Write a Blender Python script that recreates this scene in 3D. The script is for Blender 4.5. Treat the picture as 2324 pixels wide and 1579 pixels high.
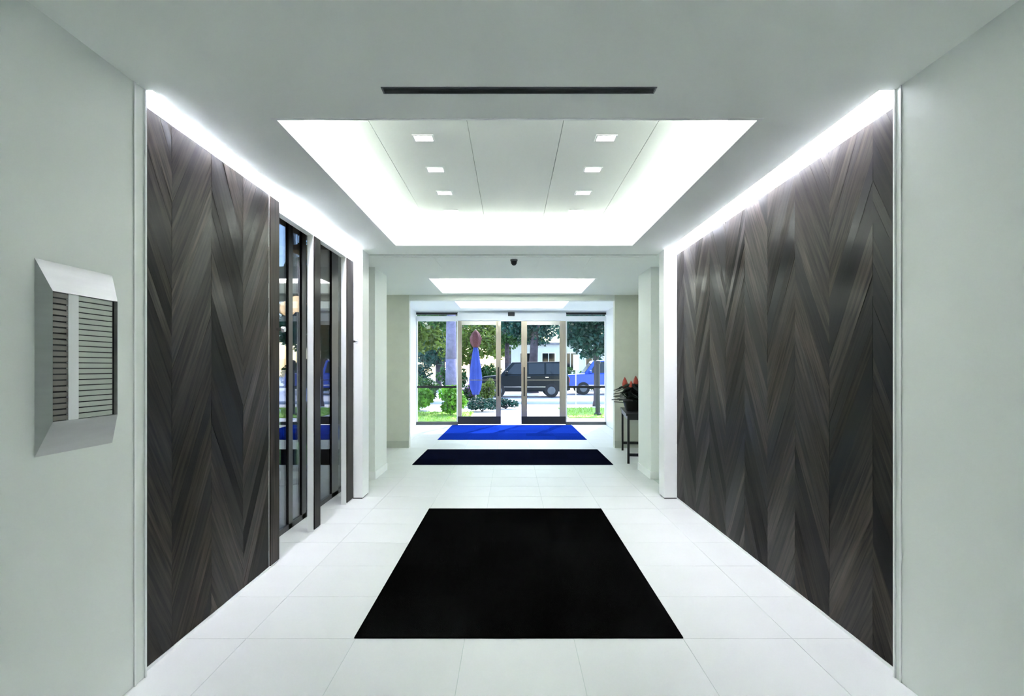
import bpy, math, random
from mathutils import Vector, Matrix
random.seed(7)
S = bpy.context.scene
COL = S.collection
for o in list(bpy.data.objects):
    bpy.data.objects.remove(o)

# ------------------------------------------------------------------ camera
F = 1330.0                      # focal length in pixels of the 2324 wide frame
cam = bpy.data.cameras.new('camera')
camo = bpy.data.objects.new('camera', cam); COL.objects.link(camo)
camo.location = (0, 0, 1.5); camo.rotation_euler = (math.pi/2, 0, 0)
cam.sensor_fit = 'HORIZONTAL'; cam.sensor_width = 36.0; cam.lens = 36.0*F/2324
cam.shift_x = 2/2324; cam.shift_y = 43.5/2324
cam.clip_start = 0.02; cam.clip_end = 400
S.camera = camo

# ------------------------------------------------------------------ world, sun, exposure
w = bpy.data.worlds.new('world'); S.world = w; w.use_nodes = True
wn = w.node_tree.nodes; wl = w.node_tree.links
bg = wn['Background']
sky = wn.new('ShaderNodeTexSky'); sky.sky_type = 'NISHITA'; sky.sun_disc = False
sky.sun_elevation = math.radians(48); sky.sun_rotation = math.radians(20)
sky.air_density = 1.3; sky.dust_density = 1.0; sky.ozone_density = 2.0
wl.new(sky.outputs[0], bg.inputs[0]); bg.inputs[1].default_value = 0.95
sun = bpy.data.lights.new('sun', 'SUN'); sun.energy = 7.0; sun.angle = 0.01; sun.color = (1.0, .95, .86)
suno = bpy.data.objects.new('sun', sun); COL.objects.link(suno)
suno.rotation_euler = Vector((-0.22, -0.62, -0.74)).to_track_quat('-Z', 'Y').to_euler()
suno.location = (10, 40, 30)
S.view_settings.view_transform = 'Standard'; S.view_settings.look = 'None'
S.cycles.sample_clamp_indirect = 0; S.cycles.diffuse_bounces = 10; S.cycles.max_bounces = 14; S.cycles.transparent_max_bounces = 16
S.view_settings.exposure = 0.20; S.view_settings.gamma = 1.0
S.view_settings.use_curve_mapping = False
COVE = 24.0        # radiance of the ceiling cove strips
SLOT = 92.0        # radiance of the wall washer strips
DOWN = 14.0

# ------------------------------------------------------------------ materials
def new_mat(name):
    m = bpy.data.materials.new(name); m.use_nodes = True
    return m, m.node_tree.nodes, m.node_tree.links, m.node_tree.nodes['Principled BSDF']

def mat(name, c, rough=.5, metal=0.0, var=.06, scale=3.0, bump=0.0, bscale=60, spec=.5, stretch=None, objvar=0.0):
    m, n, l, b = new_mat(name)
    tc = n.new('ShaderNodeTexCoord')
    mp = n.new('ShaderNodeMapping'); l.new(tc.outputs['Object'], mp.inputs[0])
    if stretch: mp.inputs['Scale'].default_value = stretch
    t = n.new('ShaderNodeTexNoise'); t.inputs['Scale'].default_value = scale; t.inputs['Detail'].default_value = 5
    l.new(mp.outputs[0], t.inputs[0])
    r = n.new('ShaderNodeValToRGB')
    r.color_ramp.elements[0].position = .3; r.color_ramp.elements[1].position = .7
    r.color_ramp.elements[0].color = [max(0, x*(1-var)) for x in c] + [1]
    r.color_ramp.elements[1].color = [min(1, x*(1+var)) for x in c] + [1]
    l.new(t.outputs[0], r.inputs[0])
    out = r.outputs[0]
    if objvar:
        oi = n.new('ShaderNodeObjectInfo'); mr = n.new('ShaderNodeMapRange')
        mr.inputs[3].default_value = 1-objvar; mr.inputs[4].default_value = 1+objvar
        l.new(oi.outputs['Random'], mr.inputs[0])
        hs = n.new('ShaderNodeHueSaturation'); l.new(mr.outputs[0], hs.inputs['Value']); l.new(out, hs.inputs['Color'])
        out = hs.outputs[0]
    l.new(out, b.inputs['Base Color'])
    b.inputs['Roughness'].default_value = rough; b.inputs['Metallic'].default_value = metal
    b.inputs['Specular IOR Level'].default_value = spec
    if bump:
        t2 = n.new('ShaderNodeTexNoise'); t2.inputs['Scale'].default_value = bscale; l.new(mp.outputs[0], t2.inputs[0])
        bp = n.new('ShaderNodeBump'); bp.inputs['Strength'].default_value = bump; bp.inputs['Distance'].default_value = .01
        l.new(t2.outputs[0], bp.inputs['Height']); l.new(bp.outputs[0], b.inputs['Normal'])
    return m

def emit(name, c, s):
    m, n, l, b = new_mat(name)
    b.inputs['Base Color'].default_value = (*c, 1)
    b.inputs['Emission Color'].default_value = (*c, 1); b.inputs['Emission Strength'].default_value = s
    return m

def glass(name, tint=(.97, .99, .98), refl=1.0):
    m, n, l, b = new_mat(name)
    tr = n.new('ShaderNodeBsdfTransparent'); tr.inputs[0].default_value = (*tint, 1)
    gl = n.new('ShaderNodeBsdfGlossy'); gl.inputs['Roughness'].default_value = .01
    fr = n.new('ShaderNodeFresnel'); fr.inputs[0].default_value = 1.45
    mu = n.new('ShaderNodeMath'); mu.operation = 'MULTIPLY'; mu.inputs[1].default_value = refl
    mx = n.new('ShaderNodeMixShader'); l.new(fr.outputs[0], mu.inputs[0]); l.new(mu.outputs[0], mx.inputs[0])
    l.new(tr.outputs[0], mx.inputs[1]); l.new(gl.outputs[0], mx.inputs[2])
    l.new(mx.outputs[0], n['Material Output'].inputs[0])
    return m

def wood(name, slope):
    """dark veneer, grain running along the slope of the plank; each plank its own tone"""
    m, n, l, b = new_mat(name)
    tc = n.new('ShaderNodeTexCoord'); mp = n.new('ShaderNodeMapping')
    mp.inputs['Rotation'].default_value = (-slope, 0, 0)
    l.new(tc.outputs['Object'], mp.inputs[0])
    oi = n.new('ShaderNodeObjectInfo')
    sc = n.new('ShaderNodeVectorMath'); sc.operation = 'MULTIPLY'; sc.inputs[1].default_value = (1, 1.3, 26)
    l.new(mp.outputs[0], sc.inputs[0])
    off = n.new('ShaderNodeMath'); off.operation = 'MULTIPLY'; off.inputs[1].default_value = 37
    l.new(oi.outputs['Random'], off.inputs[0])
    ad = n.new('ShaderNodeVectorMath'); ad.operation = 'ADD'
    l.new(sc.outputs[0], ad.inputs[0]); l.new(off.outputs[0], ad.inputs[1])
    t = n.new('ShaderNodeTexNoise'); t.inputs['Scale'].default_value = 2.0; t.inputs['Detail'].default_value = 6
    t.inputs['Distortion'].default_value = .4
    l.new(ad.outputs[0], t.inputs[0])
    r = n.new('ShaderNodeValToRGB')
    r.color_ramp.elements[0].position = .3; r.color_ramp.elements[0].color = (.0034, .0026, .0020, 1)
    r.color_ramp.elements[1].position = .78; r.color_ramp.elements[1].color = (.050, .040, .031, 1)
    l.new(t.outputs[0], r.inputs[0])
    mr = n.new('ShaderNodeMapRange'); mr.inputs[3].default_value = .12; mr.inputs[4].default_value = 1.9
    l.new(oi.outputs['Random'], mr.inputs[0])
    hs = n.new('ShaderNodeHueSaturation'); l.new(mr.outputs[0], hs.inputs['Value']); l.new(r.outputs[0], hs.inputs['Color'])
    l.new(hs.outputs[0], b.inputs['Base Color'])
    rr = n.new('ShaderNodeMapRange'); rr.inputs[3].default_value = .32; rr.inputs[4].default_value = .5
    fr = n.new('ShaderNodeMath'); fr.operation = 'FRACT'; fm = n.new('ShaderNodeMath'); fm.operation = 'MULTIPLY'; fm.inputs[1].default_value = 7.31
    l.new(oi.outputs['Random'], fm.inputs[0]); l.new(fm.outputs[0], fr.inputs[0]); l.new(fr.outputs[0], rr.inputs[0])
    l.new(rr.outputs[0], b.inputs['Roughness'])
    b.inputs['Specular IOR Level'].default_value = .15
    b.inputs['Anisotropic'].default_value = .85           # fine brushed grain
    tg = n.new('ShaderNodeCombineXYZ'); tg.inputs[1].default_value = -math.sin(slope); tg.inputs[2].default_value = math.cos(slope)
    l.new(tg.outputs[0], b.inputs['Tangent'])
    bp = n.new('ShaderNodeBump'); bp.inputs['Strength'].default_value = .08; bp.inputs['Distance'].default_value = .001
    l.new(t.outputs[0], bp.inputs['Height']); l.new(bp.outputs[0], b.inputs['Normal'])
    return m

def leafmat(name, c, var=.5):
    m, n, l, b = new_mat(name)
    tc = n.new('ShaderNodeTexCoord')
    t = n.new('ShaderNodeTexNoise'); t.inputs['Scale'].default_value = 2.2; t.inputs['Detail'].default_value = 6
    l.new(tc.outputs['Object'], t.inputs[0])
    r = n.new('ShaderNodeValToRGB')
    r.color_ramp.elements[0].position = .33; r.color_ramp.elements[1].position = .68
    r.color_ramp.elements[0].color = [x*(1-var)*.8 for x in c] + [1]
    r.color_ramp.elements[1].color = [min(1, x*(1+var)) for x in c] + [1]
    l.new(t.outputs[0], r.inputs[0]); l.new(r.outputs[0], b.inputs['Base Color'])
    b.inputs['Roughness'].default_value = .5
    tl = n.new('ShaderNodeBsdfTranslucent'); l.new(r.outputs[0], tl.inputs[0])
    mx = n.new('ShaderNodeMixShader'); mx.inputs[0].default_value = .35
    l.new(b.outputs[0], mx.inputs[1]); l.new(tl.outputs[0], mx.inputs[2])
    l.new(mx.outputs[0], n['Material Output'].inputs[0])
    return m

M = {
 'wall': mat('white wall paint', (.80, .84, .80), .6, var=.012, scale=1.2, bump=.03),
 'ceil': mat('white ceiling paint', (.87, .91, .87), .7, var=.012, scale=1.2),
 'trimw': mat('white trim', (.86, .88, .87), .4, var=.01),
 'beige': mat('pale wall covering', (.66, .68, .60), .6, var=.035, scale=6, bump=.05),
 'base': mat('grey green base', (.50, .53, .47), .5, var=.03),
 'tile': mat('white porcelain tile', (.70, .715, .70), .42, var=.015, scale=2.5, objvar=.012, spec=.25),
 'grout': mat('grout', (.52, .58, .55), .8, var=.03, scale=20),
 'carpet': mat('black carpet', (.0022, .0023, .0023), .95, var=.5, scale=140, bump=.5, bscale=260, spec=.0, objvar=.45),
 'navy': mat('navy carpet', (.0035, .0045, .012), .9, var=.4, scale=140, bump=.4, bscale=260, spec=.0, objvar=.2),
 'blue': mat('blue carpet', (.006, .028, .30), .85, var=.3, scale=90, bump=.4, bscale=200, spec=.0, objvar=.16),
 'woodA': wood('dark veneer rising', math.radians(59)),
 'woodB': wood('dark veneer falling', math.radians(-59)),
 'woodS': wood('dark veneer upright', math.radians(90)),
 'steel': mat('brushed steel', (.55, .53, .51), .28, 1.0, var=.05, stretch=(30, 30, 1)),
 'jamb': mat('satin metal jamb', (.50, .50, .52), .3, .8, var=.06, stretch=(20, 20, 1)),
 'bronze': mat('champagne metal', (.52, .46, .38), .3, .9, var=.1, stretch=(20, 20, 1)),
 'black': mat('black metal', (.008, .009, .010), .4, var=.2),
 'dark': mat('dark charcoal', (.02, .021, .024), .6, var=.2),
 'slotgrey': mat('grey grille', (.10, .11, .12), .5, var=.1),
 'frame': mat('silver grey frame', (.62, .63, .63), .3, .5, var=.05, stretch=(1, 1, 12)),
 'strip': mat('name strip', (.50, .54, .48), .5, var=.05),
 'stripd': mat('dark name strip', (.17, .16, .14), .5, var=.15),
 'divider': mat('white divider', (.80, .82, .83), .4, var=.02),
 'led': emit('white led diffuser', (1.0, .985, .97), COVE),
 'ledc': emit('cool led diffuser', (.90, .87, 1.0), SLOT),
 'lens': emit('downlight lens', (1.0, .97, .92), DOWN),
 'amber': emit('amber lamp glass', (1.0, .66, .32), 5.0),
 'glass': glass('clear glass', (.98, .99, .985), .45),
 'glassd': glass('lounge glass', (.74, .78, .84), .8),
 'brown': mat('dark brown wall', (.055, .040, .028), .6, var=.2, scale=2),
 'lfloor': mat('lounge floor', (.45, .42, .37), .4, var=.08),
 'pave': mat('pale paving', (.66, .64, .66), .8, var=.06, scale=1.5, bump=.1),
 'road': mat('road', (.48, .47, .53), .85, var=.08, scale=2),
 'kerb': mat('kerb stone', (.40, .45, .58), .8, var=.06),
 'lawn': mat('lawn', (.24, .40, .06), .9, var=.35, scale=9, bump=.4, bscale=80),
 'blade': leafmat('grass blade', (.26, .46, .05), .3),
 'leafL': leafmat('bright leaf', (.17, .42, .03), .5),
 'leafY': leafmat('yellow leaf', (.10, .16, .016), .5),
 'leafM': leafmat('mid leaf', (.03, .10, .018), .5),
 'leafT': leafmat('teal leaf', (.015, .07, .05), .5),
 'leafD': leafmat('dark leaf', (.012, .03, .016), .5),
 'bark': mat('grey bark', (.20, .18, .30), .9, var=.2, scale=8, bump=.5, bscale=30),
 'barkd': mat('dark bark', (.06, .05, .06), .9, var=.3, scale=8, bump=.5, bscale=30),
 'purple': leafmat('purple flower', (.26, .05, .42), .4),
 'red': mat('red flower', (.42, .05, .025), .45, var=.25, scale=9),
 'parasol': mat('blue canvas', (.03, .06, .32), .8, var=.15),
 'rust': mat('red brown canvas', (.10, .025, .03), .8, var=.2),
 'carblk': mat('dark car paint', (.004, .008, .011), .3, 0, var=.1, spec=.25),
 'carblu': mat('blue car paint', (.02, .07, .42), .25, .2, var=.1),
 'carglass': mat('tinted car glass', (.006, .008, .011), .06, var=.05),
 'rubber': mat('tyre rubber', (.012, .012, .013), .8, var=.1),
 'chrome': mat('chrome', (.7, .7, .72), .15, 1.0, var=.02),
 'lamp': mat('lamp lens', (.75, .76, .78), .1, var=.03),
 'tail': mat('tail lamp', (.4, .02, .02), .2, var=.05),
 'sign': mat('white sign', (.80, .83, .86), .5, var=.02),
 'bldg': mat('pale facade', (.62, .68, .66), .8, var=.05),
 'roof': mat('grey roof', (.22, .22, .24), .8, var=.1),
 'stone': mat('planter stone', (.42, .40, .40), .8, var=.1),
}

# ------------------------------------------------------------------ mesh helpers
class MB:
    def __init__(s): s.v = []; s.f = []
    def box(s, x0, x1, y0, y1, z0, z1):
        b = len(s.v)
        s.v += [(x0,y0,z0),(x1,y0,z0),(x1,y1,z0),(x0,y1,z0),(x0,y0,z1),(x1,y0,z1),(x1,y1,z1),(x0,y1,z1)]
        s.f += [tuple(b+i for i in q) for q in ((0,3,2,1),(4,5,6,7),(0,1,5,4),(1,2,6,5),(2,3,7,6),(3,0,4,7))]
        return s
    def tube(s, a, b, r0, r1=None, n=10, caps=True):
        a = Vector(a); b = Vector(b); r1 = r0 if r1 is None else r1
        d = (b-a).normalized(); u = d.orthogonal().normalized(); v = d.cross(u)
        k = len(s.v)
        for p, r in ((a, r0), (b, r1)):
            for i in range(n):
                t = 2*math.pi*i/n; s.v.append(tuple(p + (u*math.cos(t)+v*math.sin(t))*r))
        for i in range(n): s.f.append((k+i, k+(i+1) % n, k+n+(i+1) % n, k+n+i))
        if caps: s.f += [tuple(k+i for i in reversed(range(n))), tuple(k+n+i for i in range(n))]
        return s
    def path(s, pts, rs, n=8):
        for i in range(len(pts)-1): s.tube(pts[i], pts[i+1], rs[i], rs[i+1], n)
        return s
    def lathe(s, prof, c=(0,0,0), n=16, fn=None):
        k = len(s.v)
        for r, z in prof:
            for i in range(n):
                t = 2*math.pi*i/n; q = r*(fn(t, z) if fn else 1)
                s.v.append((c[0]+q*math.cos(t), c[1]+q*math.sin(t), c[2]+z))
        for j in range(len(prof)-1):
            for i in range(n):
                s.f.append((k+j*n+i, k+j*n+(i+1) % n, k+(j+1)*n+(i+1) % n, k+(j+1)*n+i))
        s.f.append(tuple(k+i for i in reversed(range(n)))); s.f.append(tuple(k+(len(prof)-1)*n+i for i in range(n)))
        return s
    def prism(s, poly, axis, a, b):
        """poly in the two other axes (ordered), extruded from a to b"""
        k = len(s.v); n = len(poly)
        for q in (a, b):
            for (p0, p1) in poly:
                s.v.append({'x': (q,p0,p1), 'y': (p0,q,p1), 'z': (p0,p1,q)}[axis])
        s.f.append(tuple(k+i for i in range(n))); s.f.append(tuple(k+n+i for i in reversed(range(n))))
        for i in range(n): s.f.append((k+i, k+n+i, k+n+(i+1) % n, k+(i+1) % n))
        return s
    def holes(s, x0, x1, y0, y1, z0, z1, hs):
        xs = sorted({x0, x1, *[c for h in hs for c in h[:2]]}); ys = sorted({y0, y1, *[c for h in hs for c in h[2:]]})
        xs = [x for x in xs if x0 <= x <= x1]; ys = [y for y in ys if y0 <= y <= y1]
        for i in range(len(xs)-1):
            for j in range(len(ys)-1):
                cx = (xs[i]+xs[i+1])/2; cy = (ys[j]+ys[j+1])/2
                if any(h[0] < cx < h[1] and h[2] < cy < h[3] for h in hs): continue
                s.box(xs[i], xs[i+1], ys[j], ys[j+1], z0, z1)
        return s
    def ring(s, x0, x1, y0, y1, t, z0, z1):
        """rectangular frame lying flat, t wide, inside the rectangle"""
        s.box(x0, x1, y0, y0+t, z0, z1); s.box(x0, x1, y1-t, y1, z0, z1)
        s.box(x0, x0+t, y0+t, y1-t, z0, z1); s.box(x1-t, x1, y0+t, y1-t, z0, z1); return s
    def mesh(s, name):
        me = bpy.data.meshes.new(name); me.from_pydata(s.v, [], s.f); me.update(); return me
    def build(s, name, m, parent=None, smooth=False, bevel=0, loc=None, rz=0):
        me = s.mesh(name); me.materials.append(M[m] if isinstance(m, str) else m)
        if smooth:
            for p in me.polygons: p.use_smooth = True
        o = bpy.data.objects.new(name, me); COL.objects.link(o)
        if parent: o.parent = parent
        if loc: o.location = loc
        if rz: o.rotation_euler.z = rz
        if bevel:
            b = o.modifiers.new('bevel', 'BEVEL'); b.width = bevel; b.segments = 2; b.limit_method = 'ANGLE'
        # outward normals
        return o

def tag(o, label=None, cat=None, group=None, kind=None):
    if label: o['label'] = label
    if cat: o['category'] = cat
    if group: o['group'] = group
    if kind: o['kind'] = kind
    return o
def thing(name, label, cat, loc=(0,0,0), rz=0, group=None, kind=None):
    o = bpy.data.objects.new(name, None); COL.objects.link(o); o.empty_display_size = .1
    o.location = loc; o.rotation_euler.z = rz
    return tag(o, label, cat, group, kind)
def struct(name, mb, m, label, cat, bevel=0):
    return tag(mb.build(name, m, bevel=bevel), label, cat, kind='structure')

H = 2.842
WL, WR = -1.774, 1.859          # near side walls
PL, PR = -1.80, 1.89            # faces of the wood panels
CL, CR = -1.74, 1.785           # ceiling edges along the light slots
YN, YF = 2.842, 6.68            # ends of the panelled stretch
YB = -3.0
GY = 15.3                       # glass front

# ================================================================== FLOOR
fl = struct('floor', MB().box(-2.6, 2.6, YB, GY+.15, -.12, -.002), 'grout',
            'white porcelain tile floor running the length of the hallway', 'floor')
TX, TY, X0T, Y0T = .6035, .592, -.860, 3.24
def fb(y):
    if y < YN: return WL, WR
    if y < 7.85: return -2.06, 1.90
    return -2.45, 2.45
shared = {}
def tile_at(x0, x1, y0, y1):
    g = .0016
    key = (round(x1-x0, 3), round(y1-y0, 3))
    if key not in shared:
        dx = (x1-x0)/2-g; dy = (y1-y0)/2-g
        me = MB().box(-dx, dx, -dy, dy, -.002, 0).mesh('tile'); me.materials.append(M['tile']); shared[key] = me
    o = bpy.data.objects.new('tile', shared[key]); COL.objects.link(o); o.parent = fl
    o.location = ((x0+x1)/2, (y0+y1)/2, 0)
ntile = 0
yy = Y0T - 5*TY
while yy < GY+.1:
    ye = min(yy+TY, GY+.1)
    lo, hi = fb((yy+ye)/2)
    for i in range(-4, 8):
        a = X0T+i*TX; b = a+TX
        a2, b2 = max(a, lo), min(b, hi)
        if b2-a2 < .06: continue
        # tiles wholly under the inlaid mats are left out
        def under(x0, x1, y0, y1): return a2 >= x0-.01 and b2 <= x1+.01 and yy >= y0-.01 and ye <= y1+.01
        if under(-1.53, 1.57, 12.1, 15.2) or under(-.88, .96, 3.2, 6.25): continue
        tile_at(a2, b2, yy, ye); ntile += 1
    yy += TY
print('tiles', ntile)

# ================================================================== CEILING with trays, slots and diffuser hole
T1 = (-1.275, 1.34, 3.18, 6.467)
T2 = (-1.245, 1.275, 8.88, 10.62)
DIF = (-.625, .70, 2.806, 2.874)
GRV = (-1.70, 1.75, 6.97, 7.06)
cm = MB()
cm.holes(WL-.1, WR+.1, YB, YN, H, H+.06, [DIF])
cm.holes(CL, CR, YN, YF+.02, H, H+.06, [T1, DIF])
cm.holes(-2.55, 2.55, YF+.02, 11.05, H, H+.06, [T2, GRV])
cm.box(GRV[0]-.05, GRV[1]+.05, GRV[2]-.05, GRV[3]+.05, H+.06, H+.09)
ceil = struct('ceiling', cm, 'ceil', 'smooth white plaster ceiling above the hallway', 'ceiling')
JX = [-.936, -.29, .345, .97]
# narrow joint strips in the ceiling just behind the header
for a, b in zip([-1.58]+JX, JX+[1.62]):
    MB().box(a+.008, b-.008, 7.13, 7.93, H-.006, H).build('ceiling_panel', 'ceil', ceil)

def tray(rect, label, z0=H, lip=.18, top=.275, joints=None, name='ceiling_tray', led='led', m='ceil'):
    x0, x1, y0, y1 = rect
    root = thing(name, label, 'ceiling tray', ((x0+x1)/2, (y0+y1)/2, z0), kind='structure')
    inv = Matrix.Translation(-root.location)
    def put(mb, nm, mm):
        o = mb.build(nm, mm, root); o.matrix_parent_inverse = inv; return o
    e = .24
    put(MB().ring(x0-.022, x1+.022, y0-.022, y1+.022, .025, z0-.002, z0+lip), 'lip', 'trimw')
    put(MB().ring(x0-e-.03, x1+e+.03, y0-e-.03, y1+e+.03, .03, z0+.06, z0+top+.05), 'cove_wall', 'trimw')
    put(MB().box(x0-e-.03, x1+e+.03, y0-e-.03, y1+e+.03, z0+top+.02, z0+top+.06), 'backing', 'ceil')
    js = [x0-e] + (joints or []) + [x1+e]
    for a, b in zip(js[:-1], js[1:]):
        put(MB().box(a+.002, b-.002, y0-e, y1+e, z0+top, z0+top+.02), 'ceiling_panel', m)
    # led strips standing on the ledge behind the lip
    zl = z0+.09
    for bx in ((x0-.19, x0-.05, y0-.04, y1+.04), (x1+.05, x1+.19, y0-.04, y1+.04), (x0-.04, x1+.04, y0-.19, y0-.05), (x0-.04, x1+.04, y1+.05, y1+.19)):
        put(MB().box(bx[0], bx[1], bx[2], bx[3], zl, zl+.012), 'led_strip', led)
        put(MB().box(bx[0]-.01, bx[1]+.01, bx[2]-.01, bx[3]+.01, z0+.06, zl), 'led_channel', 'trimw')
    return root
tray(T1, 'large recessed ceiling tray with bright cove light above the black carpet', joints=JX)
tray(T2, 'distant recessed ceiling tray glowing above the navy mat', joints=JX)

# ------------------------------------------------------------------ light slots above the wood panels
def slot(sgn, edge, panel, label):
    nm = 'light_slot'
    root = thing(nm, label, 'wall light', (panel, (YN+YF)/2, H), kind=None)
    inv = Matrix.Translation(-root.location)
    lo, hi = sorted((edge, edge - sgn*.02))
    def put(mb, n, m):
        o = mb.build(n, m, root); o.matrix_parent_inverse = inv; return o
    put(MB().box(min(edge, edge-sgn*.02), max(edge, edge-sgn*.02), YN, YF, H+.06, H+.20), 'inner_board', 'trimw')
    a, b = sorted((panel+sgn*.004, panel+sgn*.05))
    put(MB().box(a, b, YN, YF, 2.785, H+.20), 'back_board', 'trimw')
    a, b = sorted((edge-sgn*.02, panel+sgn*.05))
    put(MB().box(a, b, YN, YF, H+.20, H+.22), 'cap', 'trimw')
    c = edge + (panel-edge)*.45
    put(MB().box(c-.022, c+.022, YN+.02, YF-.02, H+.17, H+.185), 'led_strip', 'ledc')
    put(MB().box(c-.025, c+.025, YN+.02, YF-.02, H+.185, H+.20), 'led_channel', 'trimw')
slot(-1, CL, PL, 'bright linear light slot along the ceiling above left wood panels')
slot(1, CR, PR, 'bright linear light slot along the ceiling above right wood panel')

# ================================================================== WALLS
struct('wall_left', MB().box(WL-.12, WL, YB, YN, 0, H), 'wall', 'near white wall holding the framed directory', 'wall')
struct('wall_right', MB().box(WR, WR+.12, YB, YN, 0, H), 'wall', 'near plain white wall on the right', 'wall')
struct('wall_back', MB().box(WL-.12, WR+.12, YB-.1, YB, 0, H), 'wall', 'white wall behind the viewer', 'wall')
struct('trim_1', MB().box(WL-.005, WL+.006, YN-.09, YN-.078, 0, H).box(WL-.004, WL+.008, YN-.012, YN, 0, H), 'trimw', 'white corner trim at the end of the near left wall', 'trim')
struct('trim_2', MB().box(WR-.006, WR+.005, YN-.055, YN-.045, 0, H).box(WR-.008, WR+.004, YN-.012, YN, 0, H), 'trimw', 'white corner trim at the end of the near right wall', 'trim')
# backing behind panels
LEND = 4.534
struct('wall_left_panelled', MB().box(-2.0, PL-.022, YN, 4.354, 0, 2.785), 'wall', 'wall behind the left wood panels', 'wall')
struct('wall_right_panelled', MB().box(PR+.022, PR+.15, YN, YF, 0, 2.785), 'wall', 'wall behind the right wood panel', 'wall')
# header above the glazed openings
struct('trim_3', MB().box(PL-.06, PL, LEND, YF, 2.70, 2.785), 'trimw', 'white header strip above the narrow glazed openings', 'trim')
# pilasters
def pil(name, x0, x1, y0, y1, label):
    struct(name, MB().box(x0, x1, y0, y1, 0, H), 'wall', label, 'pilaster')
struct('trim_4', MB().box(-1.86, -1.693, YF, 6.97, .012, H+.2), 'trimw', 'white pilaster at the far end of the left wood panels', 'pilaster')
struct('trim_5', MB().box(1.743, 2.10, YF, 6.90, .012, H+.2), 'trimw', 'white pilaster at the far end of the right wood panel', 'pilaster')
struct('shadow_strip_left', MB().box(-1.86, -1.70, YF+.006, 6.965, 0, .012), 'dark', 'thin dark strip imitating the shadow line under the left white pilaster', 'baseboard')  # charcoal strip, the shade line at the pilaster foot put in as colour
struct('shadow_strip_right', MB().box(1.75, 2.10, YF+.006, 6.895, 0, .012), 'dark', 'thin dark strip imitating the shadow line under the right white pilaster', 'baseboard')  # right pilaster: its foot shadow likewise drawn as a dark strip
struct('wall_left_alcove', MB().box(-2.2, -2.05, 7.42, 7.85, 0, H), 'wall', 'short white alcove wall past the lounge glass', 'wall')
struct('wall_right_alcove', MB().box(2.10, 2.25, 6.68, 7.85, 0, H), 'wall', 'short white alcove wall past the right wood panel', 'wall')
struct('wall_left_jamb', MB().box(-2.55, -1.824, 7.85, 8.587, 0, H), 'wall', 'second white pier on the left before the hall widens', 'pier')
struct('wall_right_jamb', MB().box(1.872, 2.55, 7.85, 8.62, 0, H), 'wall', 'second white pier on the right before the plant table', 'pier')
struct('baseboard_left_jamb', MB().box(-2.05, -1.815, 7.838, 7.85, 0, .10).box(-1.824, -1.814, 7.85, 8.587, 0, .10), 'trimw', 'low base around the second left pier', 'baseboard')
struct('baseboard_right_jamb', MB().box(1.863, 2.10, 7.838, 7.85, 0, .10).box(1.862, 1.872, 7.85, 8.62, 0, .10), 'trimw', 'low base around the second right pier', 'baseboard')
struct('wall_left_hall', MB().box(-2.55, -2.45, 8.587, 10.9, 0, H), 'beige', 'pale side wall of the wider hall on the left', 'wall')
struct('wall_right_hall', MB().box(2.45, 2.55, 8.62, 10.9, 0, H), 'beige', 'pale side wall of the wider hall beside the plant table', 'wall')
struct('wall_front_left', MB().box(-2.55, -1.90, 10.9, 11.05, 0, H), 'beige', 'pale beige wall left of the vestibule opening', 'wall')
struct('wall_front_right', MB().box(1.926, 2.55, 10.9, 11.05, 0, H), 'beige', 'pale beige wall right of the vestibule opening behind the plant', 'wall')
struct('wall_front_header', MB().box(-1.90, 1.926, 10.9, 11.05, 2.74, H+.4), 'wall', 'white header above the vestibule opening', 'wall')
struct('baseboard_front_left', MB().box(-2.45, -1.90, 10.885, 10.9, 0, .13), 'base', 'grey green base below the left beige wall', 'baseboard')
struct('baseboard_front_right', MB().box(1.926, 2.45, 10.885, 10.9, 0, .13), 'base', 'grey green base below the right beige wall', 'baseboard')
# vestibule
VH = 2.96
struct('wall_left_vestibule', MB().box(-2.60, -2.475, 11.05, GY+.1, 0, VH+.4), 'trimw', 'bright white left side wall of the glass vestibule', 'wall')
struct('wall_right_vestibule', MB().box(2.475, 2.60, 11.05, GY+.1, 0, VH+.4), 'trimw', 'bright white right side wall of the glass vestibule', 'wall')
T3 = (-1.25, 1.28, 12.0, 14.5)
struct('ceiling_vestibule', MB().holes(-2.6, 2.6, 11.05, GY+.4, VH, VH+.06, [T3]), 'ceil', 'white vestibule ceiling in front of the glass doors', 'ceiling')
tray(T3, 'farthest ceiling tray glowing just inside the glass doors', z0=VH, joints=None)
# roofs close the shell above the voids
struct('ceiling_roof', MB().box(-2.7, 2.7, YB-.2, GY+.5, 3.45, 3.55).box(WL-.2, WL-.1, YB-.1, 2.8, H, 3.45).box(WR+.1, WR+.2, YB-.1, 6.7, H, 3.45)
       .box(-2.65, -2.55, 2.8, GY+.4, H+.3, 3.45).box(2.55, 2.65, 6.7, GY+.4, H, 3.45).box(-2.6, 2.6, GY+.3, GY+.4, VH+.06, 3.45).box(WL-.2, WR+.2, YB-.1, YB, H, 3.45), 'roof', 'roof slab above the hallway ceiling', 'roof')

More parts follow.
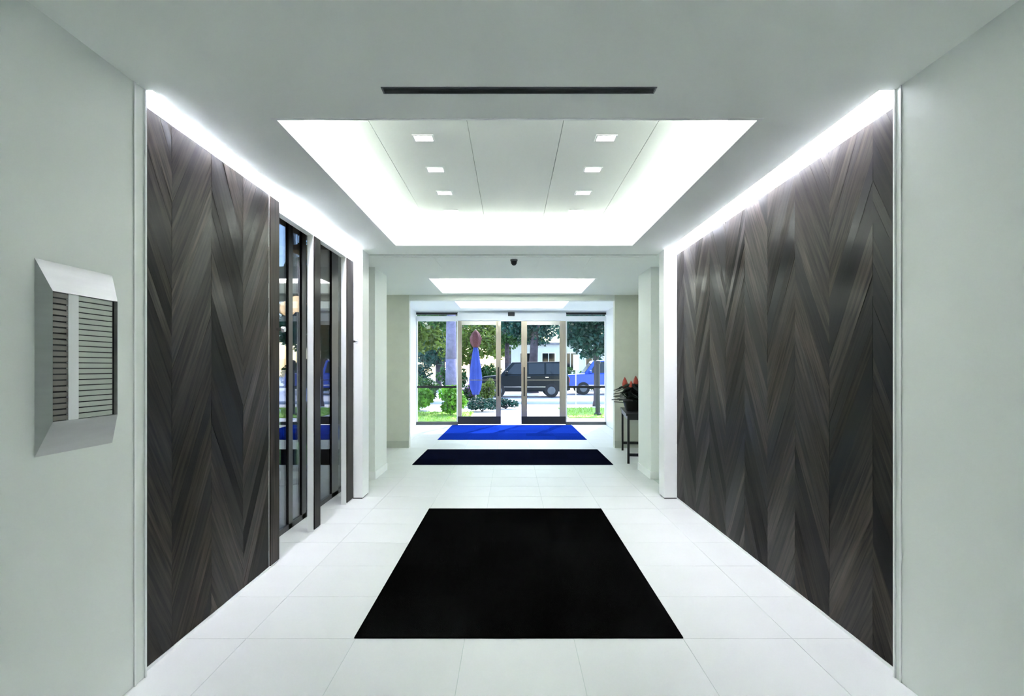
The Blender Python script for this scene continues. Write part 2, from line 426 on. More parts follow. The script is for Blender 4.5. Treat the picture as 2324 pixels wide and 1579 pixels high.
# ================================================================== WOOD PANELS
ZB, ZT = .018, 2.78
SLOPE = 1.68
def clip(poly, zmin, zmax):
    for sg, lim in ((1, zmin), (-1, -zmax)):
        out = []
        for i in range(len(poly)):
            p, q = poly[i], poly[(i+1) % len(poly)]
            ip, iq = sg*p[1] >= lim, sg*q[1] >= lim
            if ip: out.append(p)
            if ip != iq:
                t = (sg*lim-p[1])/(q[1]-p[1]); out.append((p[0]+t*(q[0]-p[0]), sg*lim))
        poly = out
        if len(poly) < 3: return []
    return poly
def plank(root, panel, s, poly, m, tilt):
    cy = sum(p[0] for p in poly)/len(poly); cz = sum(p[1] for p in poly)/len(poly)
    proud = random.uniform(0, .0004); a = random.gauss(0, tilt); b = random.gauss(0, tilt*.6)
    n = len(poly); v = []; f = []
    for (y, z) in poly:
        d = proud + max(-.0007, min(.0007, a*(y-cy)+b*(z-cz)))
        v.append((s*d, y-cy, z-cz))
    for (y, z) in poly: v.append((-s*.014, y-cy, z-cz))
    f.append(tuple(range(n)) if s > 0 else tuple(reversed(range(n))))
    f.append(tuple(range(2*n-1, n-1, -1)) if s > 0 else tuple(range(n, 2*n)))
    for i in range(n):
        q = (i, n+i, n+(i+1) % n, (i+1) % n)
        f.append(q if s > 0 else tuple(reversed(q)))
    me = bpy.data.meshes.new('plank'); me.from_pydata(v, [], f); me.update(); me.materials.append(M[m])
    o = bpy.data.objects.new('plank', me); COL.objects.link(o); o.parent = root
    o.location = (0, cy, cz)
def chevron(label, xp, s, cols, first):
    root = thing('wood_wall_panel', label, 'wall panel', (xp, 0, 0))
    y0 = cols[0][0]; y1 = cols[-1][1]
    a, b = sorted((-s*.016, -s*.021))
    MB().box(a, b, y0, y1, ZB, ZT).build('backing', 'black', root)
    for k, (ya, yb) in enumerate(cols):
        d = 1 if (k+first) % 2 == 0 else -1
        v = -SLOPE*.45 - random.uniform(0, .25)
        g = .0006
        while v < ZT + SLOPE*.45:
            p = random.choice((.11, .14, .18, .22, .27))
            hz = SLOPE*(yb-ya)/2 * d
            poly = clip([(ya+g, v-hz+g), (yb-g, v+hz+g), (yb-g, v+hz+p-g), (ya+g, v-hz+p-g)], ZB, ZT)
            if poly:
                area = abs(sum(poly[i][0]*poly[(i+1) % len(poly)][1]-poly[(i+1) % len(poly)][0]*poly[i][1] for i in range(len(poly))))/2
                if area > .0001: plank(root, xp, s, poly, 'woodA' if d > 0 else 'woodB', .004)
            v += p
    return root
rc = [(YN+.001, 3.062)] + [(3.062+.42*k, 3.062+.42*(k+1)) for k in range(8)] + [(6.422, YF-.002)]
chevron('tall dark chevron wood panel covering the right wall', PR, -1, rc, 0)
lc = [(YN+.001, 3.109), (3.109, 3.52), (3.52, 3.935), (3.935, 4.353)]
lp = chevron('tall dark chevron wood panel on the left beside the directory wall', PL, 1, lc, 1)
def strip_post(y0, y1, label, knob=True, top=2.70):
    root = thing('panel_post', label, 'post', (PL, (y0+y1)/2, 0))
    h = (y1-y0)/2
    MB().box(-.055, -.002, -h, h, ZB-.018, top).build('core', 'trimw', root)
    MB().box(-.002, .008, -h+.012, h-.004, ZB, top-.005).build('veneer', 'woodS', root)
    if knob:
        k = MB().tube((.006, h-.05, 1.79), (.05, h-.05, 1.79), .012, .012, 10)
        k.tube((.05, h-.05, 1.79), (.07, h-.05, 1.79), .026, .022, 12).build('knob', 'chrome', root)
    return root
strip_post(4.355, LEND, 'upright veneer strip with a small knob ending the left chevron panel', True, 2.78)
strip_post(5.334, 5.51, 'slim pale edged post between the two narrow glazed openings', False)
strip_post(6.394, 6.66, 'slim veneer post beside the left white pilaster')
struct('baseboard_left_panel', MB().box(PL-.02, PL+.002, YN, LEND-.18, 0, .016), 'trimw', 'thin white base under the left wood panel', 'baseboard')
struct('baseboard_right_panel', MB().box(PR-.002, PR+.02, YN, YF, 0, .016), 'trimw', 'thin white base under the right wood panel', 'baseboard')

# ================================================================== LOUNGE behind the left glass
win = thing('window_1', 'black framed glass wall of the lounge seen between the left posts', 'window', (-2.05, 5.9, 0), kind='structure')
def wput(mb, n, m, root, loc):
    o = mb.build(n, m, root); o.matrix_parent_inverse = Matrix.Translation(-Vector(loc)); return o
wl_ = (-2.05, 5.9, 0)
for (a, b) in ((4.40, 4.46), (5.40, 5.50), (5.75, 5.86), (6.70, 6.95), (7.38, 7.42)):
    wput(MB().box(-2.08, -2.05, a, b, 0, 3.3), 'post', 'black', win, wl_)
wput(MB().box(-2.08, -2.05, 4.4, 7.42, 0, .05), 'sill', 'black', win, wl_)
wput(MB().box(-2.08, -2.05, 4.4, 7.42, 3.3, 3.42), 'head', 'black', win, wl_)
for (a, b) in ((4.46, 5.40), (5.50, 5.75), (5.86, 6.70), (6.95, 7.38)):
    wput(MB().box(-2.07, -2.062, a, b, .05, 3.3), 'pane', 'glassd', win, wl_)
struct('floor_lounge', MB().box(-5.3, -2.06, 4.0, 8.55, -.1, 0), 'lfloor', 'beige floor of the lounge behind the glass', 'floor')
struct('ceiling_lounge', MB().box(-5.4, -2.06, 3.9, 8.65, 3.9, 4.0).box(-2.16, -2.06, 3.9, 8.6, 3.42, 3.9), 'brown', 'dark lounge ceiling behind the glass', 'ceiling')
struct('wall_lounge_side', MB().box(-5.4, -5.3, 3.9, 8.65, 0, 3.9), 'brown', 'dark brown side wall of the lounge', 'wall')
struct('wall_lounge_near', MB().box(-5.4, -2.0, 3.9, 4.0, 0, 3.9), 'brown', 'dark brown near wall of the lounge', 'wall')
win2 = thing('window_2', 'dark framed lounge window onto the garden seen through the left glass', 'window', (-3.8, 8.5, 0), kind='structure')
l2 = (-3.8, 8.5, 0)
for x in (-5.3, -4.6, -3.95, -3.42, -3.16, -2.90, -2.66, -2.47):
    wput(MB().box(x-.03, x+.03, 8.44, 8.54, 0, 3.9), 'mullion', 'black', win2, l2)
for (a, b, m) in ((.42, .62, 'black'), (1.46, 1.62, 'black'), (2.45, 2.95, 'brown'), (0, .05, 'black'), (3.8, 3.9, 'black')):
    wput(MB().box(-5.3, -2.44, 8.43, 8.55, a, b), 'rail', m, win2, l2)
for (a, b) in ((.05, .42), (.62, 1.46), (1.62, 2.45), (2.95, 3.8)):
    wput(MB().box(-5.3, -2.46, 8.485, 8.495, a, b), 'pane', 'glassd', win2, l2)
for i, (x, y, lab) in enumerate(((-2.62, 7.2, 'amber glass pendant lamp nearest the pilaster inside the lounge'), (-2.75, 6.55, 'amber glass pendant lamp hanging mid lounge behind the glass'), (-2.95, 7.75, 'amber glass pendant lamp farthest back in the lounge'))):
    p = thing('pendant_lamp', lab, 'lamp', (x, y, 2.28), group='lounge pendants')
    MB().tube((0,0,.14), (0,0,1.62), .006, .006, 6).build('cord', 'black', p)
    MB().lathe([(.02,.14),(.035,.12),(.04,.08)]).build('socket', 'bronze', p)
    MB().lathe([(.04,-.10),(.085,-.06),(.10,0),(.085,.06),(.04,.09)]).build('shade', 'amber', p, smooth=True)
t = thing('lounge_table', 'dark high table in the lounge behind the glass', 'table', (-2.95, 7.6, 0))
MB().lathe([(.36,.98),(.38,1.0),(.38,1.03),(.36,1.04)], n=24).build('table_top', 'dark', t)
MB().tube((0,0,.03), (0,0,.98), .035, .035, 12).build('stem', 'black', t)
MB().lathe([(.24,0),(.24,.015),(.05,.04)], n=20).build('foot', 'black', t)

# ================================================================== INLAID MATS of carpet tiles
def mat_of_tiles(name, label, m, x0, x1, y0, y1, nx, ny, cat='carpet'):
    root = thing(name, label, cat, ((x0+x1)/2, (y0+y1)/2, 0))
    dx = (x1-x0)/nx; dy = (y1-y0)/ny
    me = MB().box(-dx/2+.0001, dx/2-.0001, -dy/2+.0001, dy/2-.0001, 0, .007).mesh('carpet_tile'); me.materials.append(M[m])
    for i in range(nx):
        for j in range(ny):
            o = bpy.data.objects.new('carpet_tile', me); COL.objects.link(o); o.parent = root
            o.location = (-(x1-x0)/2+(i+.5)*dx, -(y1-y0)/2+(j+.5)*dy, 0)
    return root
mat_of_tiles('entrance_carpet', 'large black carpet of square tiles inlaid in the near floor', 'carpet', -.868, .952, 3.24, 6.20, 3, 5)
mat_of_tiles('entrance_carpet', 'navy black mat lying before the vestibule opening', 'navy', -1.52, 1.568, 8.99, 10.67, 5, 3)
mat_of_tiles('entrance_carpet', 'bright blue mat inside the vestibule before the glass doors', 'blue', -1.52, 1.565, 12.1, 15.16, 5, 5)

# ================================================================== DIRECTORY on the near left wall
d = thing('wall_directory', 'silver framed building directory on the near left wall', 'directory', (WL, 2.39, 1.535))
oy, iy = (-.21, .215), (-.186, .177)
oz, iz = (-.371, .372), (-.242, .252)
dp = .05
def quadface(nm, a, b, c, e, m):
    """sloped frame side as a solid wedge with thickness back to the wall"""
    mb = MB(); mb.v = [a, b, c, e, (0, a[1], a[2]), (0, b[1], b[2]), (0, c[1], c[2]), (0, e[1], e[2])]
    mb.v = [a, b, c, e, (.001, c[1], c[2]), (.001, e[1], e[2])]
    mb.f = [(0,1,2,3), (3,2,4,5), (0,5,4,1), (0,3,5), (1,4,2)]
    return mb.build(nm, m, d)
O = [(.001, oy[0], oz[0]), (.001, oy[1], oz[0]), (.001, oy[1], oz[1]), (.001, oy[0], oz[1])]
I = [(dp, iy[0], iz[0]), (dp, iy[1], iz[0]), (dp, iy[1], iz[1]), (dp, iy[0], iz[1])]
for i, nm in enumerate(('frame_bottom', 'frame_side', 'frame_top', 'frame_side')):
    j = (i+1) % 4
    quadface(nm, O[i], O[j], I[j], I[i], 'frame')
MB().box(.002, .034, iy[0], iy[1], iz[0], iz[1]).build('backing', 'dark', d)
n = 22; hh = (iz[1]-iz[0])/n
s1 = MB().box(.034, .040, -.180, -.098, -hh/2+.003, hh/2-.003).mesh('name_strip'); s1.materials.append(M['stripd'])
s2 = MB().box(.034, .040, -.042, .158, -hh/2+.0022, hh/2-.0022).mesh('name_strip'); s2.materials.append(M['strip'])
for i in range(n):
    for me in (s1, s2):
        o = bpy.data.objects.new('name_strip', me); COL.objects.link(o); o.parent = d; o.location = (0, 0, iz[0]+(i+.5)*hh)
MB().box(.034, .043, -.098, -.044, iz[0], iz[1]).build('divider', 'divider', d)

# ================================================================== CEILING FIXTURES
for i, y in enumerate((4.133, 4.79, 5.43, 6.07)):
    for x, side in ((-.617, 'left'), (.668, 'right')):
        lab = f'square recessed downlight, {("nearest", "second", "third", "farthest")[i]} in the {side} row of the ceiling tray'
        p = thing('downlight', lab, 'downlight', (x, y, H+.275), group='downlights in the ceiling tray')
        MB().box(-.074, .074, -.058, -.046, -.006, 0).box(-.074, .074, .046, .058, -.006, 0).box(-.074, -.062, -.046, .046, -.006, 0).box(.062, .074, -.046, .046, -.006, 0).build('trim_ring', 'trimw', p)
        MB().box(-.062, .062, -.046, .046, -.004, -.001).build('lens', 'lens', p)
p = thing('air_diffuser', 'long dark linear air slot in the near ceiling', 'air vent', ((DIF[0]+DIF[1])/2, (DIF[2]+DIF[3])/2, H))
L2 = (DIF[1]-DIF[0])/2; W2 = (DIF[3]-DIF[2])/2
MB().ring(-L2, L2, -W2, W2, .006, -.003, .05).build('frame', 'slotgrey', p)
for k in range(3):
    yk = -.02+k*.02
    MB().box(-L2+.006, L2-.006, yk-.0015, yk+.0015, .006, .045).build('blade', 'slotgrey', p)
MB().box(-L2, L2, -W2, W2, .05, .056).build('plenum', 'dark', p)
p = thing('ceiling_camera', 'small dark dome fixture on the ceiling beyond the header', 'camera', (.035, 7.28, H-.006))
MB().lathe([(.042,-.022),(.045,-.015),(.045,0)], n=16).build('mount', 'slotgrey', p)
MB().lathe([(.006,-.075),(.022,-.068),(.034,-.05),(.038,-.022)], n=16).build('dome', 'black', p, smooth=True)

# ================================================================== PLANT TABLE on the right
ang = math.atan2(-.19, 1.5)
tb = thing('console_table', 'black slim legged console table half hidden behind right pier', 'table', (1.805, 9.10, 0), ang)
LT, WT = 1.50, .36
MB().box(-.02, WT+.02, -.02, LT+.02, .745, .775).build('table_top', 'black', tb)
MB().ring(0, WT, 0, LT, .02, .68, .745).build('apron', 'black', tb)
for lx in (0, WT-.035):
    for ly in (0, LT-.035):
        MB().box(lx, lx+.035, ly, ly+.035, 0, .70).build('leg', 'black', tb)
for ly in (.004, LT-.031): MB().box(.035, WT-.035, ly, ly+.027, .115, .16).build('stretcher', 'black', tb)
R = Matrix.Rotation(ang, 4, 'Z')
pc = Vector((1.805, 9.10, 0)) + R @ Vector((.14, .62, .775))
pp = thing('potted_plant', 'dark leafed plant with red flowers in a black pot on console table', 'plant', tuple(pc))
MB().lathe([(.11,0),(.13,.02),(.17,.16),(.18,.20),(.165,.20),(.15,.17)], n=20).build('pot', 'black', pp, smooth=True)
for i in range(90):
    a = random.uniform(0, 2*math.pi); L = random.uniform(.16, .38); up = random.uniform(-.06, .30)
    u = Vector((math.cos(a), math.sin(a), 0)); sd = Vector((-u.y, u.x, 0)); wd = random.uniform(.035, .065)
    pts = [Vector((0,0,.16))+u*.04, Vector((0,0,.16))+u*L*.45+Vector((0,0,up)), Vector((0,0,.16))+u*L+Vector((0,0,up*.75))]
    mb = MB(); th = Vector((0,0,.004))
    for q, ww in zip(pts, (.35, 1, .06)):
        mb.v += [tuple(q-sd*wd*ww), tuple(q+th*2), tuple(q+sd*wd*ww), tuple(q-th)]
    for k in (0, 4): mb.f += [(k,k+1,k+5,k+4),(k+1,k+2,k+6,k+5),(k+2,k+3,k+7,k+6),(k+3,k,k+4,k+7)]
    mb.build('leaf', 'leafD', pp)
for (fx, fy, fz) in ((-.13, .06, .42), (.05, .05, .44), (-.05, -.06, .36), (.16, -.04, .40)):
    st = MB().path([(fx*.2, fy*.2, .15), (fx*.7, fy*.7, fz*.7), (fx, fy, fz)], [.006,.005,.004], 6).build('stem', 'leafD', pp)
    MB().lathe([(.012,-.09),(.042,-.05),(.045,-.01),(.028,.05),(.004,.10)], (fx, fy, fz+.04), 10, lambda t, z: 1+.18*math.cos(5*t)).build('flower', 'red', pp, smooth=True)

# ================================================================== GLASS FRONT
def frame_window(name, label, x0, x1):
    r = thing(name, label, 'window', ((x0+x1)/2, GY, 0), kind='structure'); loc = r.location
    def put(mb, n, m): return wput(mb, n, m, r, loc)
    put(MB().box(x0, x1, GY-.03, GY+.05, 0, .075), 'sill', 'slotgrey')
    put(MB().box(x0, x1, GY-.03, GY+.03, .955, 1.01), 'rail', 'black')
    put(MB().box(x0, x1, GY-.04, GY+.05, 2.70, 2.83), 'transom', 'trimw')
    put(MB().box(x0, x1, GY-.03, GY+.03, 2.87, 2.925), 'head', 'black')
    put(MB().box(x0, x0+.03, GY-.04, GY+.05, .075, 2.70), 'jamb', 'trimw')
    put(MB().box(x1-.03, x1, GY-.04, GY+.05, .075, 2.70), 'jamb', 'trimw')
    for (a, b) in ((.075, .955), (1.01, 2.70)):
        put(MB().box(x0+.03, x1-.03, GY, GY+.01, a, b), 'pane', 'glass')
    put(MB().box(x0, x1, GY, GY+.01, 2.83, 2.87), 'pane', 'glass')
    put(MB().box(x0, x1, GY-.02, GY+.05, 2.925, 2.96), 'closer', 'trimw')
frame_window('window_3', 'tall fixed glass sidelight left of the sliding doors', -2.475, -1.39)
frame_window('window_4', 'tall fixed glass sidelight right of the sliding doors', 1.425, 2.475)
def slider(name, label, x0, x1, wl, wr, hx):
    r = thing(name, label, 'door', ((x0+x1)/2, GY, 0), kind='structure'); loc = r.location
    def put(mb, n, m): return wput(mb, n, m, r, loc)
    put(MB().box(x0, x0+wl, GY-.075, GY-.03, .02, 2.70), 'stile', 'bronze')
    put(MB().box(x1-wr, x1, GY-.075, GY-.03, .02, 2.70), 'stile', 'bronze')
    put(MB().box(x0+wl, x1-wr, GY-.07, GY-.035, 2.60, 2.70), 'top_rail', 'steel')
    put(MB().box(x0, x1, GY-.085, GY-.025, .02, .22), 'kick_rail', 'dark')
    put(MB().box(x0+wl, x1-wr, GY-.056, GY-.048, .22, 2.60), 'pane', 'glass')
    put(MB().box(x0+wl, x1-wr, GY-.08, GY-.066, 1.155, 1.175), 'push_bar', 'bronze')
    h = put(MB().box(hx-.018, hx+.018, GY-.13, GY-.105, .75, 1.5).box(hx-.012, hx+.012, GY-.11, GY-.074, .78, .80).box(hx-.012, hx+.012, GY-.11, GY-.074, 1.44, 1.46), 'pull_handle', 'black')
slider('door_1', 'left glass sliding door leaf with dark kick rail', -1.385, -.265, .10, .13, -.33)
slider('door_2', 'right glass sliding door leaf with dark kick rail', .265, 1.42, .15, .16, .34)
hd = struct('trim_6', MB().box(-1.39, 1.425, GY-.14, GY+.06, 2.705, 2.90).box(-1.39, 1.425, GY-.02, GY+.05, 2.90, 2.96), 'trimw', 'white operator header above the sliding doors', 'door header')
p = thing('motion_sensor', 'small black motion sensor at the middle of the door header', 'sensor', (.005, GY-.14, 2.87))
MB().box(-.085, .085, -.04, 0, -.05, .05).build('housing', 'dark', p, bevel=.012)
MB().box(-.06, .06, -.046, -.038, -.03, 0).build('eye', 'black', p)

# ================================================================== OUTDOORS
struct('ground', MB().box(-60, 60, GY+.15, 90, -.2, -.03).box(-60, -2.62, -10, GY+.15, -.2, -.03), 'pave', 'pale sunlit paving outside the glass doors', 'ground')
struct('road', MB().box(-60, 60, 24.5, 36, -.03, -.015), 'road', 'pale road beyond the garden', 'road')
struct('kerb', MB().box(-60, 60, 24.2, 24.5, -.03, .09), 'kerb', 'blue grey kerb along the road', 'kerb')
lawns = []
for (x0, x1, y0, y1, lab) in ((-9, -1.25, 16.4, 19.8, 'sunny lawn strip outside the left sidelight'), (1.75, 9, 17.6, 21.8, 'sunny lawn strip outside the right sidelight'), (-9, -2.9, 9.2, 15.6, 'garden lawn outside the lounge window')):
    g = struct('lawn', MB().box(x0, x1, y0, y1, -.03, .0), 'lawn', lab, 'lawn')
    mb = MB()
    for i in range(2500):
        x = random.uniform(x0, x1); y = random.uniform(y0, y1); a = random.uniform(0, 6.28); h = random.uniform(.03, .08)
        k = len(mb.v); c, s_ = math.cos(a)*.012, math.sin(a)*.012
        mb.v += [(x-c, y-s_, 0), (x+c, y+s_, 0), (x+random.uniform(-.03,.03), y+random.uniform(-.03,.03), h)]; mb.f.append((k, k+1, k+2))
    tag(mb.build('grass_blades', 'blade', g), kind='stuff')

def leaves(c, r, n, size, clumps=14, hollow=.35):
    mb = MB(); cl = []
    for i in range(clumps):
        while True:
            p = Vector((random.uniform(-1,1), random.uniform(-1,1), random.uniform(-1,1)))
            if hollow < p.length < 1: break
        cl.append(Vector((p.x*r[0]*.72, p.y*r[1]*.72, p.z*r[2]*.72)))
    for i in range(n):
        q = random.choice(cl); g = Vector((random.gauss(0,1), random.gauss(0,1), random.gauss(0,1))).normalized()*random.uniform(.5,1)**.5
        p = Vector(c) + q + Vector((g.x*r[0]*.42, g.y*r[1]*.42, g.z*r[2]*.42))
        nrm = (g + Vector((random.gauss(0,.6), random.gauss(0,.6), random.gauss(0,.6)+.4))).normalized()
        u = nrm.orthogonal().normalized(); v = nrm.cross(u); a = random.uniform(0, 6.28)
        u, v = u*math.cos(a)+v*math.sin(a), v*math.cos(a)-u*math.sin(a)
        s = size*random.uniform(.6, 1.3); k = len(mb.v)
        mb.v += [tuple(p-u*s), tuple(p-v*s*.5+nrm*s*.12), tuple(p+u*s), tuple(p+v*s*.5+nrm*s*.12)]
        mb.f += [(k, k+1, k+2), (k, k+2, k+3)]
    return mb
def tree(label, x, y, hgt, tr, cz, r, n, size, leaf, bark='bark', lean=(0,0), name='tree', group='garden trees'):
    t = thing(name, label, 'tree', (x, y, -.03), group=group)
    pts = [(0,0,0), (lean[0]*.3, lean[1]*.3, hgt*.35), (lean[0]*.7, lean[1]*.7, hgt*.7), (lean[0], lean[1], hgt)]
    mb = MB().lathe([(tr*1.5,0),(tr*1.1,.25),(tr,.6)], n=10)
    mb.path([(0,0,.5)]+pts[1:], [tr, tr*.95, tr*.8, tr*.55], 10)
    tk = mb.build('trunk', bark, t, smooth=True)
    for k in range(5):
        a = k*1.257+random.uniform(-.3,.3); L = r[0]*.7
        b0 = Vector(pts[2])+ (Vector(pts[3])-Vector(pts[2]))*random.uniform(0,.9)
        MB().path([tuple(b0), tuple(b0+Vector((math.cos(a)*L*.5, math.sin(a)*L*.5, r[2]*.25))), tuple(b0+Vector((math.cos(a)*L, math.sin(a)*L, r[2]*.6)))], [tr*.4, tr*.28, tr*.1], 6).build('branch', bark, t)
    tag(leaves((lean[0], lean[1], cz), r, n, size).build('crown', leaf, t), kind='stuff')
    return t
def bush(label, x, y, r, n, size, leaf, group='garden shrubs', name='shrub', flower=None):
    t = thing(name, label, 'shrub', (x, y, -.02), group=group)
    for k in range(5):
        a = k*1.257; MB().path([(0,0,0), (math.cos(a)*r[0]*.3, math.sin(a)*r[1]*.3, r[2]*.7), (math.cos(a)*r[0]*.5, math.sin(a)*r[1]*.5, r[2]*1.3)], [.02,.015,.006], 5).build('stem', 'barkd', t)
    tag(leaves((0,0,r[2]), (r[0], r[1], r[2]*.98), n, size, 16).build('foliage', leaf, t), kind='stuff')
    if flower: tag(leaves((0,0,r[2]*1.25), (r[0]*.9, r[1]*.9, r[2]*.7), n//4, size*.7, 14).build('flowers', flower, t), kind='stuff')
    return t
# trees from the left to the right of the glass front
tree('pale grey thick trunked tree just left of the left door leaf', -2.10, 20.5, 5.2, .20, 4.3, (2.4, 1.8, 1.9), 3200, .13, 'leafM')
tree('bushy green tree filling the top of the left sidelight', -4.3, 25, 3.6, .16, 3.1, (2.2, 2.0, 1.75), 4200, .13, 'leafY', 'barkd')
tree('yellow green tree seen through the left door leaf', -2.6, 38.6, 4.2, .16, 3.4, (2.4, 1.8, 2.0), 3600, .14, 'leafY', 'barkd')
tree('mid green tree above the gap between the door leaves', -.3, 44, 5.2, .2, 5.0, (2.6, 2, 2.3), 3400, .16, 'leafM', 'barkd')
tree('dark trunked tree seen behind the right door leaf', 1.25, 34.5, 5.2, .27, 4.9, (2.5, 1.8, 2.1), 5200, .13, 'leafT', 'barkd', (.2, 0))
tree('spreading teal green tree filling the right sidelight', 3.35, 23.0, 3.6, .11, 3.30, (1.9, 1.6, 1.35), 5200, .11, 'leafT', 'barkd')
tree('tall tree far right beyond the blue pickup', 8.6, 40, 5.5, .22, 4.6, (3.2, 2, 2.9), 3200, .2, 'leafM', 'barkd')
tree('tall tree far left beyond the road', -11.0, 46, 5.5, .22, 4.4, (3.2, 2, 3.0), 3400, .2, 'leafM', 'barkd')
tree('broad tree beyond the road behind the left shrubs', -5.2, 42, 5.5, .22, 4.2, (3.2, 2, 3.0), 3400, .2, 'leafT', 'barkd')
tree('round tree in the lounge garden', -5.2, 14.2, 3.4, .14, 3.2, (1.7, 1.5, 1.5), 3000, .11, 'leafM', 'barkd')
for i, (x, rr_) in enumerate(((-15, 3.6), (-7.5, 3.4), (0, 3.5), (7.5, 3.3), (15, 3.6))):
    tree(f'tall backdrop tree far behind the building, {["first","second","third","fourth","last"][i]} from the left', x, 62+(i%2)*2, 7, .3, 5.2, (rr_, 2.5, 4.0), 4200, .28, ('leafM','leafT','leafY','leafM','leafT')[i], 'barkd', group='backdrop trees')
bush('bright green shrub at the left edge of the left sidelight', -3.05, 18.6, (.60, .55, .55), 2600, .065, 'leafL')
bush('bright green shrub right of its neighbour in the left sidelight', -1.88, 18.4, (.48, .5, .50), 2400, .065, 'leafL')
bush('taller green shrub behind the two bright ones', -3.4, 20.6, (1.0, .7, .72), 2600, .075, 'leafM')
bush('low grey teal shrub outside the left door leaf', -1.0, 20.2, (.62, .5, .26), 1800, .05, 'leafT')
bush('low shrub outside the gap between the doors', -.2, 21.4, (.5, .45, .2), 1300, .05, 'leafT')
bush('yellow green shrub behind the blue parasol', -.95, 24.0, (.45, .4, .55), 1400, .06, 'leafY')
bush('shrub in the lounge garden nearest its window', -3.6, 10.6, (.6, .5, .45), 1600, .06, 'leafL')
bush('purple flowering shrub below the blue parasol', -1.62, 22.6, (.42, .36, .46), 1500, .045, 'leafM', name='flowering_shrub', flower='purple')
# far hedge, one shrub after another
for i in range(12):
    bush(f'dark green hedge shrub beyond the road, {["first","second","third","fourth","fifth","sixth","seventh","eighth","ninth","tenth","eleventh","last"][i]} from the left', -13+i*2.3, 38+random.uniform(-.4,.4), (1.0, .9, .95), 1200, .13, 'leafM' if i % 3 else 'leafT', group='far hedge', name='hedge_shrub')
# folded parasol
p = thing('folded_parasol', 'folded blue parasol with red brown top outside the left door', 'parasol', (-1.33, 22.0, -.03))
MB().lathe([(.26,0),(.26,.06),(.05,.09)], n=20).build('foot', 'stone', p)
MB().tube((0,0,.06), (0,0,2.95), .022, .02, 10).build('pole', 'steel', p)
MB().lathe([(.10,.5),(.17,.7),(.215,1.05),(.17,1.55),(.11,2.05),(.07,2.3)], n=32, fn=lambda t, z: 1+.16*math.cos(8*t)).build('canopy', 'parasol', p, smooth=True)
MB().lathe([(.09,2.27),(.17,2.42),(.20,2.62),(.13,2.8),(.03,2.92)], n=24, fn=lambda t, z: 1+.14*math.cos(6*t)).build('top_cap', 'rust', p, smooth=True)

def vehicle(name, label, x, y, paint, prof, cabin, wins, wheels, width, cat='car'):
    v = thing(name, label, cat, (x, y, -.015))
    w = width/2
    b = MB().prism(prof, 'y', -w, w).build('body', paint, v, bevel=.06)
    cb = MB()
    n = len(cabin); k = 0
    for yy, sc in ((-w+.05, 0), (w-.05, 0)):
        pass
    lo = min(p[1] for p in cabin); hi = max(p[1] for p in cabin)
    for sgn in (-1, 1):
        for (px, pz) in cabin:
            cb.v.append((px, sgn*(w-.05-.16*(pz-lo)/(hi-lo)), pz))
    cb.f = [tuple(range(n)), tuple(range(2*n-1, n-1, -1))] + [(i, n+i, n+(i+1) % n, (i+1) % n) for i in range(n)]
    cb.build('cabin', paint, v, bevel=.04)
    for q in wins:
        for sgn in (-1, 1):
            mb = MB()
            pts = [(px, sgn*(w-.05-.16*(pz-lo)/(hi-lo)), pz) for (px, pz) in q]
            m_ = len(pts)
            mb.v = [(a, bb+sgn*.012, c) for a, bb, c in pts] + [(a, bb-sgn*.02, c) for a, bb, c in pts]
            mb.f = [tuple(range(m_)), tuple(range(2*m_-1, m_-1, -1))] + [(i, m_+i, m_+(i+1) % m_, (i+1) % m_) for i in range(m_)]
            mb.build('side_window', 'carglass', v)
    # windscreen and rear screen
    for (p0, p1, nm) in ((cabin[0], cabin[1], 'windscreen'), (cabin[-1], cabin[-2], 'rear_window')):
        dx = -.02 if p0[0] < cabin[-1][0] else .02
        def yat(pz): return w-.05-.16*(pz-lo)/(hi-lo)-.08
        a = [(p0[0]+(p1[0]-p0[0])*t_, p0[1]+(p1[1]-p0[1])*t_) for t_ in (.1, .9)]
        mb = MB(); mb.v = []
        for off in (dx, -dx):
            for (px, pz) in a: mb.v += [(px+off, -yat(pz), pz), (px+off, yat(pz), pz)]
        mb.f = [(0,1,3,2), (4,6,7,5), (0,2,6,4), (1,5,7,3), (0,4,5,1), (2,3,7,6)]
        mb.build(nm, 'carglass', v)
    for wx in wheels:
        for sgn in (-1, 1):
            whl = MB().tube((wx, sgn*(w-.20), .35), (wx, sgn*(w+.02), .35), .35, .35, 24).build('wheel', 'rubber', v)
            MB().tube((wx, sgn*(w+.015), .35), (wx, sgn*(w+.035), .35), .21, .17, 16).build('hub', 'slotgrey', whl)
    x0 = min(p[0] for p in prof); x1 = max(p[0] for p in prof)
    for sgn in (-1, 1):
        MB().box(x0-.02, x0+.10, sgn*(w-.20)-.16, sgn*(w-.20)+.16, .72, .88).build('headlight', 'lamp', v, bevel=.02)
        MB().box(x1-.08, x1+.02, sgn*(w-.14)-.10, sgn*(w-.14)+.10, .75, 1.0).build('tail_light', 'tail', v, bevel=.02)
        MB().box(cabin[0][0]+.25, cabin[0][0]+.40, sgn*(w+.1)-.1, sgn*(w+.1)+.1, cabin[0][1]+.05, cabin[0][1]+.2).build('mirror', paint, v, bevel=.03)
        for hx in (cabin[1][0]+.75, cabin[1][0]+1.65):
            MB().box(hx, hx+.16, sgn*(w+.012)-.012, sgn*(w+.012)+.012, cabin[0][1]-.12, cabin[0][1]-.09).build('door_handle', 'chrome', v)
    MB().box(x0-.05, x0+.08, -w+.1, w-.1, .36, .56).build('bumper', 'dark', v, bevel=.03)
    MB().box(x1-.08, x1+.05, -w+.1, w-.1, .36, .56).build('bumper', 'dark', v, bevel=.03)
    MB().box(x0+.9, x1-.9, -w-.012, -w+.01, .52, .55).build('side_trim', 'chrome', v)
    return v
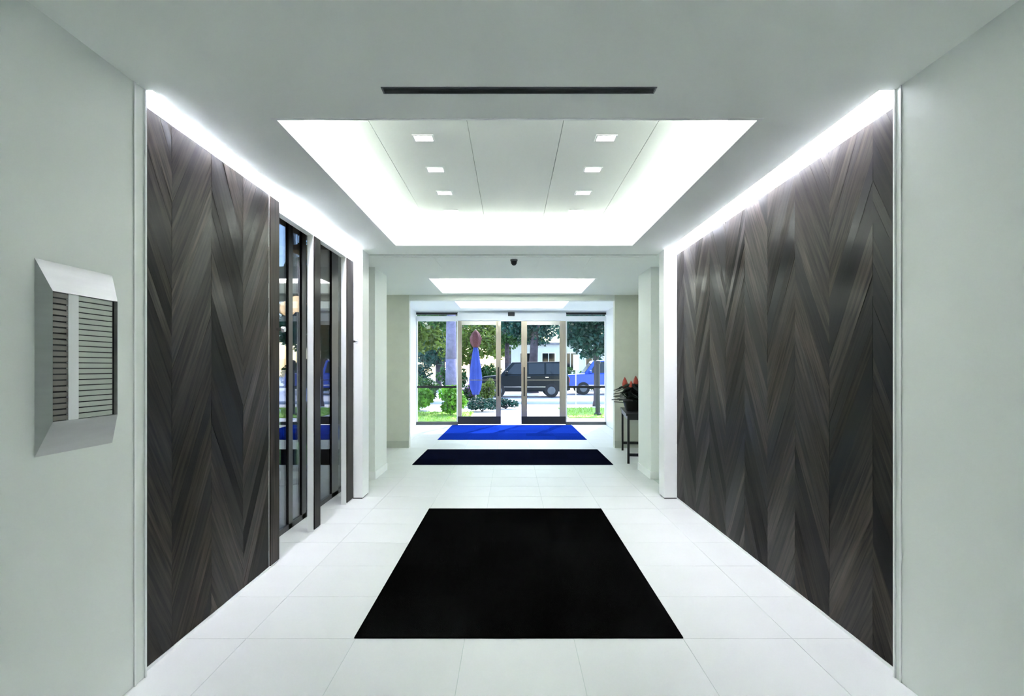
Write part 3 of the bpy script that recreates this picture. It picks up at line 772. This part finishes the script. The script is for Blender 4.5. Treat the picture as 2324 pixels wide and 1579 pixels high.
vehicle('parked_suv', 'dark sport utility vehicle parked beyond the doors', -1.5, 30, 'carblk',
    [(0,.35),(0,.95),(.12,1.05),(1.15,1.15),(4.3,1.15),(4.4,1.0),(4.4,.35),(3.95,.3),(.45,.3)],
    [(.95,1.12),(1.55,1.76),(4.05,1.80),(4.35,1.12)],
    [[(1.25,1.17),(1.68,1.68),(2.30,1.70),(2.30,1.17)], [(2.38,1.17),(2.38,1.70),(3.15,1.71),(3.15,1.17)], [(3.25,1.17),(3.25,1.71),(3.92,1.70),(4.12,1.17)]],
    (.85, 3.5), 1.85)
vehicle('parked_pickup', 'blue pickup truck parked right of the dark car', 3.05, 33.0, 'carblu',
    [(0,.4),(0,1.0),(.1,1.1),(1.2,1.18),(5.2,1.18),(5.25,1.0),(5.25,.42),(4.6,.38),(.45,.38)],
    [(.95,1.15),(1.5,1.88),(3.0,1.90),(3.2,1.15)],
    [[(1.25,1.2),(1.62,1.8),(2.15,1.82),(2.15,1.2)], [(2.24,1.2),(2.24,1.82),(2.9,1.82),(3.02,1.2)]],
    (.9, 4.15), 1.95, 'truck')
# sign and lamp post
p = thing('road_sign', 'white upright sign on a thin post outside the right sidelight', 'sign', (2.42, 21.9, -.03))
MB().tube((0,0,0), (0,0,2.0), .018, .018, 8).build('post', 'sign', p)
MB().box(-.105, .105, -.03, -.018, 1.42, 2.0).build('board', 'sign', p, bevel=.005)
p = thing('bollard_post', 'dark slim post standing on the right lawn', 'post', (2.72, 18.4, 0))
MB().tube((0,0,0), (0,0,1.62), .075, .068, 14).build('shaft', 'dark', p, smooth=False)
MB().lathe([(.12,0),(.12,.05),(.085,.08)], n=16).build('foot', 'dark', p)
MB().lathe([(.075,1.60),(.095,1.64),(.08,1.70),(.02,1.73)], n=16).build('cap', 'dark', p)
# pale building across the road
b = thing('building', 'pale low building across the road behind the cars', 'building', (5.0, 47, -.03))
MB().box(-5, 6, 0, 6, 0, 3.3).build('wall', 'bldg', b)
rf = MB().prism([(-5.4, 3.3), (6.4, 3.3), (6.4, 3.5), (-5.4, 3.5)], 'y', -.4, 6.4).build('roof', 'roof', b)
for i in range(6):
    wx = -4.3+i*1.75
    f = MB().box(wx, wx+1.1, -.05, .02, 1.1, 2.7).build('window', 'trimw', b)
    for k in range(2): MB().box(wx+.06+k*.52, wx+.52+k*.52, -.07, -.04, 1.16, 2.64).build('pane', 'carglass', f)
